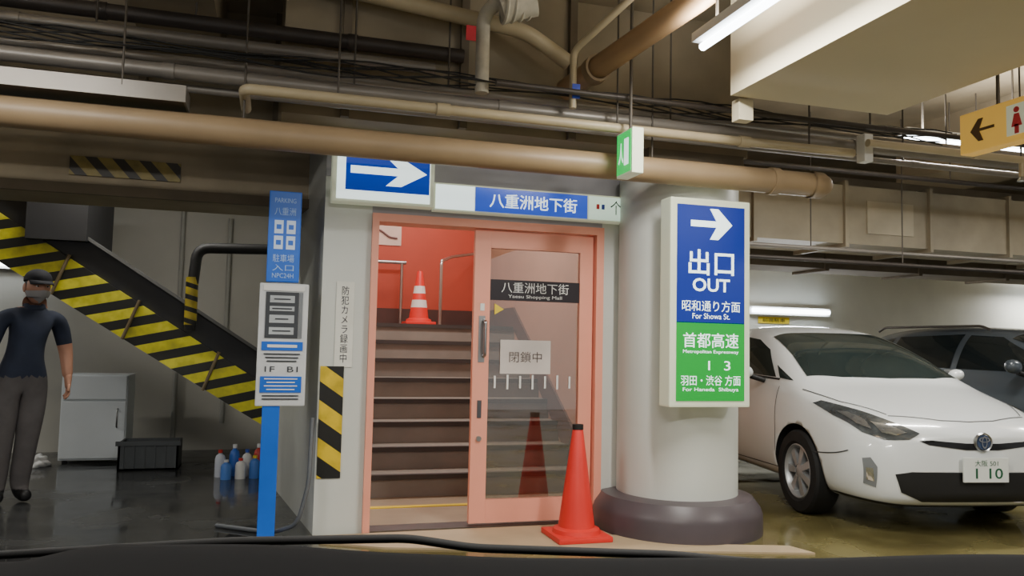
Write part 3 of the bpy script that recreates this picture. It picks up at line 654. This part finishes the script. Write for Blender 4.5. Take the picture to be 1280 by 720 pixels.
S2=[(0.00,(.40,.32),(.50,.38),(.56,.60),(.52,.80),(.36,.86),.88),
   (0.06,(.58,.26),(.68,.32),(.74,.60),(.70,.86),(.50,.93),.95),
   (0.30,(.68,.24),(.80,.30),(.85,.62),(.82,.93),(.60,1.0),1.02),
   (0.90,(.70,.24),(.87,.30),(.90,.64),(.87,.98),(.68,1.05),1.07),
   (1.20,(.70,.24),(.87,.30),(.90,.64),(.88,1.0),(.72,1.09),1.12),
   (1.75,(.70,.24),(.87,.30),(.90,.64),(.88,1.02),(.68,1.36),1.40),
   (2.10,(.70,.24),(.87,.30),(.90,.64),(.88,1.03),(.67,1.49),1.53),
   (3.0,(.70,.24),(.87,.30),(.90,.64),(.88,1.04),(.67,1.54),1.58),
   (3.9,(.70,.24),(.87,.30),(.90,.64),(.87,1.06),(.66,1.49),1.54),
   (4.25,(.68,.26),(.86,.32),(.88,.64),(.85,1.06),(.66,1.33),1.38),
   (4.5,(.62,.30),(.78,.38),(.80,.66),(.78,1.0),(.60,1.10),1.12),
   (4.58,(.44,.36),(.54,.44),(.58,.66),(.54,.92),(.4,.96),.98)]
sc,patch,line,bvh=car("dark_wagon_car",(7.86,4.32,0),0,S2,pd,(0.95,3.6),0.335,{'track':0.79,'spokes':5})
gl2=M("car_glass_dark",(26,32,34),0.05,coat=0.4,var=0.1)
patch("windshield",[(-.68,1.28),(0,1.2),(.68,1.28),(.62,2.05),(0,1.98),(-.62,2.05)],'top',gl2)
patch("side_window",[(1.55,1.08),(2.55,1.09),(2.53,1.45),(2.15,1.43),(1.85,1.30)],'side',gl2,True)
patch("side_window",[(2.63,1.09),(3.55,1.11),(3.52,1.43),(2.61,1.46)],'side',gl2,True)
patch("side_window",[(3.62,1.11),(4.15,1.13),(3.95,1.34),(3.6,1.42)],'side',gl2,True)
patch("headlight",[(.50,.74),(.80,.78),(.84,.92),(.62,.88)],'front',lens,True,off=.006)
patch("grille",[(-.42,.70),(.42,.70),(.46,.86),(-.46,.86)],'front',blackg,off=.006)
patch("intake",[(-.5,.36),(.5,.36),(.55,.5),(-.55,.5)],'front',black,off=.006)
line("door_gap",[(1.4,.34),(1.4,.7),(1.48,1.04)],'side',.008,black,True); line("door_gap",[(2.6,.34),(2.6,1.06)],'side',.008,black,True)
for s in (-1,1):
    mm=subd("mirror",[(s*a,b_,c) for a,b_,c in ((.92,1.60,1.05),(1.12,1.63,1.06),(1.13,1.63,1.22),(.94,1.60,1.23),(.92,1.78,1.05),(1.10,1.78,1.06),(1.11,1.78,1.22),(.94,1.78,1.22))],[[0,1,2,3],[4,5,6,7],[0,1,5,4],[1,2,6,5],[2,3,7,6],[3,0,4,7]],2)
    mm.materials.append(pd)
    for p in mm.polygons: p.use_smooth=True
    link(bpy.data.objects.new("mirror_housing",mm),sc); pipe("mirror_arm",[(s*.84,1.7,1.05),(s*.96,1.7,1.08)],.025,black,sc)
    pipe("roof_rail",[(s*.64,2.3,1.51),(s*.64,2.4,1.55),(s*.64,3.8,1.55),(s*.64,3.9,1.50)],.014,pipedk,sc,bend=.05)
# ------------------------------------------------------------ man
def skin(name,V,E,Rd,root,lv=2):
    me=bpy.data.meshes.new(name); me.from_pydata(V,E,[]); me.update(); ob=bpy.data.objects.new(name,me); COL.objects.link(ob)
    md=ob.modifiers.new("sk",'SKIN'); md.use_smooth_shade=True; md.branch_smoothing=0.4
    for i,r in enumerate(Rd):
        sv=me.skin_vertices[0].data[i]; sv.radius=(r,r) if isinstance(r,float) else r; sv.use_root=(i==root)
    s=ob.modifiers.new("su",'SUBSURF'); s.levels=lv; s.render_levels=lv
    bpy.context.view_layer.update(); dg=bpy.context.evaluated_depsgraph_get(); r=bpy.data.meshes.new_from_object(ob.evaluated_get(dg)); bpy.data.objects.remove(ob)
    for p in r.polygons: p.use_smooth=True
    return r
man=empty("man",(-1.80,6.88,0),math.radians(28))
shirt=M("polo_navy",(34,42,60),0.85,var=0.2,scale=8); trou=M("trousers_grey",(88,84,84),0.9,var=0.15,scale=8); skinm=M("skin",(178,130,106),0.6,var=0.05); shoe=M("shoes_black",(18,18,20),0.5); hairm=M("hair_black",(20,18,18),0.7)
V=[(0,0,.95),(.01,0,1.09),(.03,.0,1.24),(.045,.01,1.35),(.055,.0,1.455),(.06,-.01,1.54),
   (-.09,.01,1.375),(-.155,.02,1.35),(-.215,.03,1.12),(-.235,-.03,.90),
   (.18,.01,1.37),(.245,.02,1.345),(.305,.035,1.12),(.315,-.02,.90),
   (-.09,0,.84),(-.105,-.02,.50),(-.115,.03,.14),(-.12,.0,.055),(-.135,-.13,.045),
   (.09,0,.84),(.06,-.035,.50),(.035,.02,.14),(.04,-.01,.055),(.055,-.14,.045)]
E_=[(0,1),(1,2),(2,3),(3,4),(4,5),(3,6),(6,7),(7,8),(8,9),(3,10),(10,11),(11,12),(12,13),(0,14),(14,15),(15,16),(16,17),(17,18),(0,19),(19,20),(20,21),(21,22),(22,23)]
Rd=[(.200,.145),(.195,.14),(.205,.145),(.155,.105),(.066,.064),(.056,.058),.080,.074,.054,.036,.080,.074,.054,.036,(.125,.125),.086,.074,.055,.045,(.125,.125),.086,.074,.055,.045]
bmh=skin("body",V,E_,Rd,0,3)
for mt in (shirt,trou,skinm,shoe): bmh.materials.append(mt)
def seg(p,a,b):
    a=Vector(a);b=Vector(b);t=max(0,min(1,(p-a).dot(b-a)/(b-a).length_squared)); return (p-(a+(b-a)*t)).length,t
for p in bmh.polygons:
    c=p.center
    best=min(((seg(c,V[a],V[b])[0]/r,n,seg(c,V[a],V[b])[1]) for a,b,n,r in ((0,1,'t',.16),(1,2,'t',.16),(2,3,'t',.14),(7,8,'u',.07),(8,9,'f',.05),(11,12,'u',.07),(12,13,'f',.05),(14,15,'l',.1),(19,20,'l',.1),(0,14,'l',.12),(0,19,'l',.12))),key=lambda q:q[0])
    if c.z<.09: k=3
    elif best[1]=='u': k=0 if best[2]<.74 else 2
    elif best[1]=='f': k=2
    elif c.z>1.445: k=2
    elif c.z>.925: k=0
    else: k=1
    p.material_index=k
link(bpy.data.objects.new("body",bmh),man)
vv=[];ff=[]
for i in range(24):
    a=2*math.pi*i/24; ca,sa=math.cos(a),math.sin(a)
    for r,z in ((.050,1.425),(.088,1.425),(.072,1.475),(.052,1.478)): vv.append((.056+ca*r,.002+sa*r*.95,z-(.012 if sa<-.7 else 0)))
for i in range(24):
    j=(i+1)%24
    for k in range(3): ff.append([i*4+k,j*4+k,j*4+k+1,i*4+k+1])
fromdata("collar",vv,ff,shirt,man,True)
def handm(name,s,base):
    bx,by,bz=base
    V=[(bx,by+.004,bz+.055),(bx,by,bz+.01),(bx,by-.005,bz-.03),(bx,by-.01,bz-.075)]; E=[(0,1),(1,2),(2,3)]; Rr=[.034,.030,(.022,.042),(.02,.042)]
    m_=skin(name,V,E,Rr,0); m_.materials.append(skinm); link(bpy.data.objects.new(name,m_),man)
    for k,(o,L) in enumerate(((-.03,.068),(-.010,.078),(.011,.073),(.030,.056))):
        p0=(bx,by-.01+o,bz-.065); p1=(bx,by-.014+o,bz-.075-L*.45); p2=(bx-s*.012,by-.02+o,bz-.072-L*.8); p3=(bx-s*.028,by-.024+o,bz-.07-L)
        m_=skin("finger_%d"%k,[p0,p1,p2,p3],[(0,1),(1,2),(2,3)],[.0105,.010,.0095,.0085],0,1); m_.materials.append(skinm); link(bpy.data.objects.new("finger_%d"%k,m_),man)
    m_=skin("thumb",[(bx,by-.03,bz-.03),(bx-s*.008,by-.058,bz-.062),(bx-s*.014,by-.066,bz-.09)],[(0,1),(1,2)],[.014,.012,.010],0,1); m_.materials.append(skinm); link(bpy.data.objects.new("thumb",m_),man)
handm("hand_left",1,(.316,-.022,.895)); handm("hand_right",-1,(-.236,-.032,.895))
hd=empty("head"); hd.parent=man; hd.location=(.064,-.025,1.600); hd.rotation_euler=(math.radians(4),0,math.radians(8)); hd.scale=(1.10,1.10,1.08)
bm=bmesh.new(); bmesh.ops.create_uvsphere(bm,u_segments=40,v_segments=32,radius=1)
for v in bm.verts:
    x,y,z=v.co; t=max(0,-z)
    kx=.077*(1-.30*t**1.5); ky=.097*(1-.10*t)
    X,Y,Z=x*kx,y*ky,z*.118
    if y<0:
        f=max(0,-y)
        Y+=.006*math.exp(-((z-.15)/.18)**2)*math.exp(-((abs(x)-.40)/.16)**2)
        Y-=.022*math.exp(-((z+.15)/.16)**2)*math.exp(-(x/.13)**2)*f
        Y-=.010*math.exp(-((z-.02)/.25)**2)*math.exp(-(x/.09)**2)*f
        Y-=.008*math.exp(-((z+.52)/.08)**2)*math.exp(-(x/.30)**2)*f
        Y-=.012*math.exp(-((z+.85)/.14)**2)*math.exp(-(x/.40)**2)
    v.co=Vector((X,Y,Z))
me=bpy.data.meshes.new("skull"); bm.to_mesh(me); bm.free(); me.materials.append(skinm); me.materials.append(hairm); me.materials.append(M("lips",(150,92,84),.6))
for p in me.polygons:
    p.use_smooth=True; c=p.center
    if (c.y>.022 and c.z>-.055) or c.z>.062 or (abs(c.x)>.062 and c.y>-.02 and c.z>.0): p.material_index=1
    elif -.068<c.z<-.055 and abs(c.x)<.022 and c.y<0: p.material_index=2
link(bpy.data.objects.new("skull",me),hd)
def ell(name,c,r,mat,par):
    bm=bmesh.new(); bmesh.ops.create_uvsphere(bm,u_segments=20,v_segments=14,radius=1)
    for v in bm.verts: v.co=Vector((c[0]+v.co.x*r[0],c[1]+v.co.y*r[1],c[2]+v.co.z*r[2]))
    m_=bpy.data.meshes.new(name); bm.to_mesh(m_); bm.free(); m_.materials.append(mat)
    for p in m_.polygons: p.use_smooth=True
    return link(bpy.data.objects.new(name,m_),par)
for s in (-1,1):
    ell("eye",(s*.031,-.080,.012),(.013,.009,.006),white,hd); ell("pupil",(s*.031,-.0875,.012),(.0055,.003,.0055),black,hd)
    ell("brow",(s*.031,-.088,.030),(.018,.005,.004),hairm,hd); ell("ear",(s*.078,.010,-.005),(.010,.020,.032),skinm,hd)
vv=[];ff=[];na=20;nz=10
for i in range(na+1):
    a=math.radians(-82+164*i/na)
    for j in range(nz+1):
        t=j/nz; zz=-.012-.098*t; zn=zz/.118; tt=max(0,-zn)
        rx=.077*(1-.30*tt**1.5)*math.sqrt(max(.08,1-zn*zn))*1.05+.003; ry=.097*(1-.10*tt)*math.sqrt(max(.08,1-zn*zn))*1.05+.006
        bul=.020*math.exp(-(a/.35)**2)*math.exp(-((t-.15)/.45)**2)+.006*math.exp(-(a/.6)**2)
        vv.append((math.sin(a)*rx,-math.cos(a)*ry-bul,zz+.012*abs(math.sin(a))*(1 if t>.5 else -1)))
for i in range(na):
    for j in range(nz): q=i*(nz+1)+j; ff.append([q,q+nz+1,q+nz+2,q+1])
fromdata("face_mask",vv,ff,M("mask_grey",(150,148,148),.9),hd,True)
capm=M("cap_black",(20,22,30),.85)
bm=bmesh.new(); bmesh.ops.create_uvsphere(bm,u_segments=40,v_segments=24,radius=1)
bmesh.ops.delete(bm,geom=[v for v in bm.verts if v.co.z<-.02],context='VERTS')
for v in bm.verts: v.co=Vector((v.co.x*.084,v.co.y*.103+.003,.050+(max(0,v.co.z)**.8)*.082-max(0,v.co.y)*.02))
me=bpy.data.meshes.new("cap_crown"); bm.to_mesh(me); bm.free(); me.materials.append(capm)
for p in me.polygons: p.use_smooth=True
link(bpy.data.objects.new("cap_crown",me),hd)
vv=[];ff=[]
for i in range(17):
    a=math.pi*(.08+.84*i/16)
    for k in range(5):
        r=k/4; vv.append((-.080*math.cos(a)*(1-.05*r),-.02-.08*math.sin(a)-r*.068*math.sin(a)**.7,.052-.020*r*r-.012*math.cos(a)**2*r))
for i in range(16):
    for k in range(4): q=i*5+k; ff.append([q,q+5,q+6,q+1])
brim=fromdata("cap_brim",vv,ff,capm,hd,True)
sm=brim.modifiers.new("th",'SOLIDIFY'); sm.thickness=.004
# ------------------------------------------------------------ own car: dashboard + wiper
ow=empty("car_dashboard",(0,0,0),-yaw)
prof=[(-1.3,1.0),(-.75,1.006),(-.544,1.012),(-.42,1.034),(-.27,1.037),(-.1,1.031),(0,1.029),(.27,1.034),(.544,1.044),(.8,1.05),(1.3,1.05)]
def zp(t):
    for (a,za),(b_,zb_) in zip(prof,prof[1:]):
        if a<=t<=b_: 
            k=(t-a)/(b_-a); k=k*k*(3-2*k); return za+(zb_-za)*k
    return prof[-1][1]
v=[];f=[];nt_=80;ns=24
for i in range(nt_+1):
    t=-1.3+2.6*i/nt_
    for j in range(ns+1):
        s=.35+.75*j/ns; bulge=-(s-.85)**2*.9 if s<.85 else -(s-.85)**2*5.0
        v.append((t,s,zp(t)+bulge-.004))
for i in range(nt_):
    for j in range(ns): a=i*(ns+1)+j; f.append([a,a+ns+1,a+ns+2,a+1])
dashm=M("dash_black",(5,5,6),0.95,bump=.1,scale=60); dashm.node_tree.nodes["Principled BSDF"].inputs["Specular IOR Level"].default_value=0.15
fromdata("dash_top",v,f,dashm,ow,True)
box("dash_front",-1.3,1.3,.33,.36,.0,.80,dashm,ow)
cw_=empty("windscreen_wiper",(0,0,0),-yaw)
wm=M("wiper_black",(6,6,7),0.8)
pipe("arm",[(-.75,1.06,.955),(-.35,1.05,.989),(-.126,1.05,.9975),(-.042,1.05,.987),(.21,1.05,.984),(.45,1.06,.965)],.0055,wm,cw_,bend=.02)
print("done")
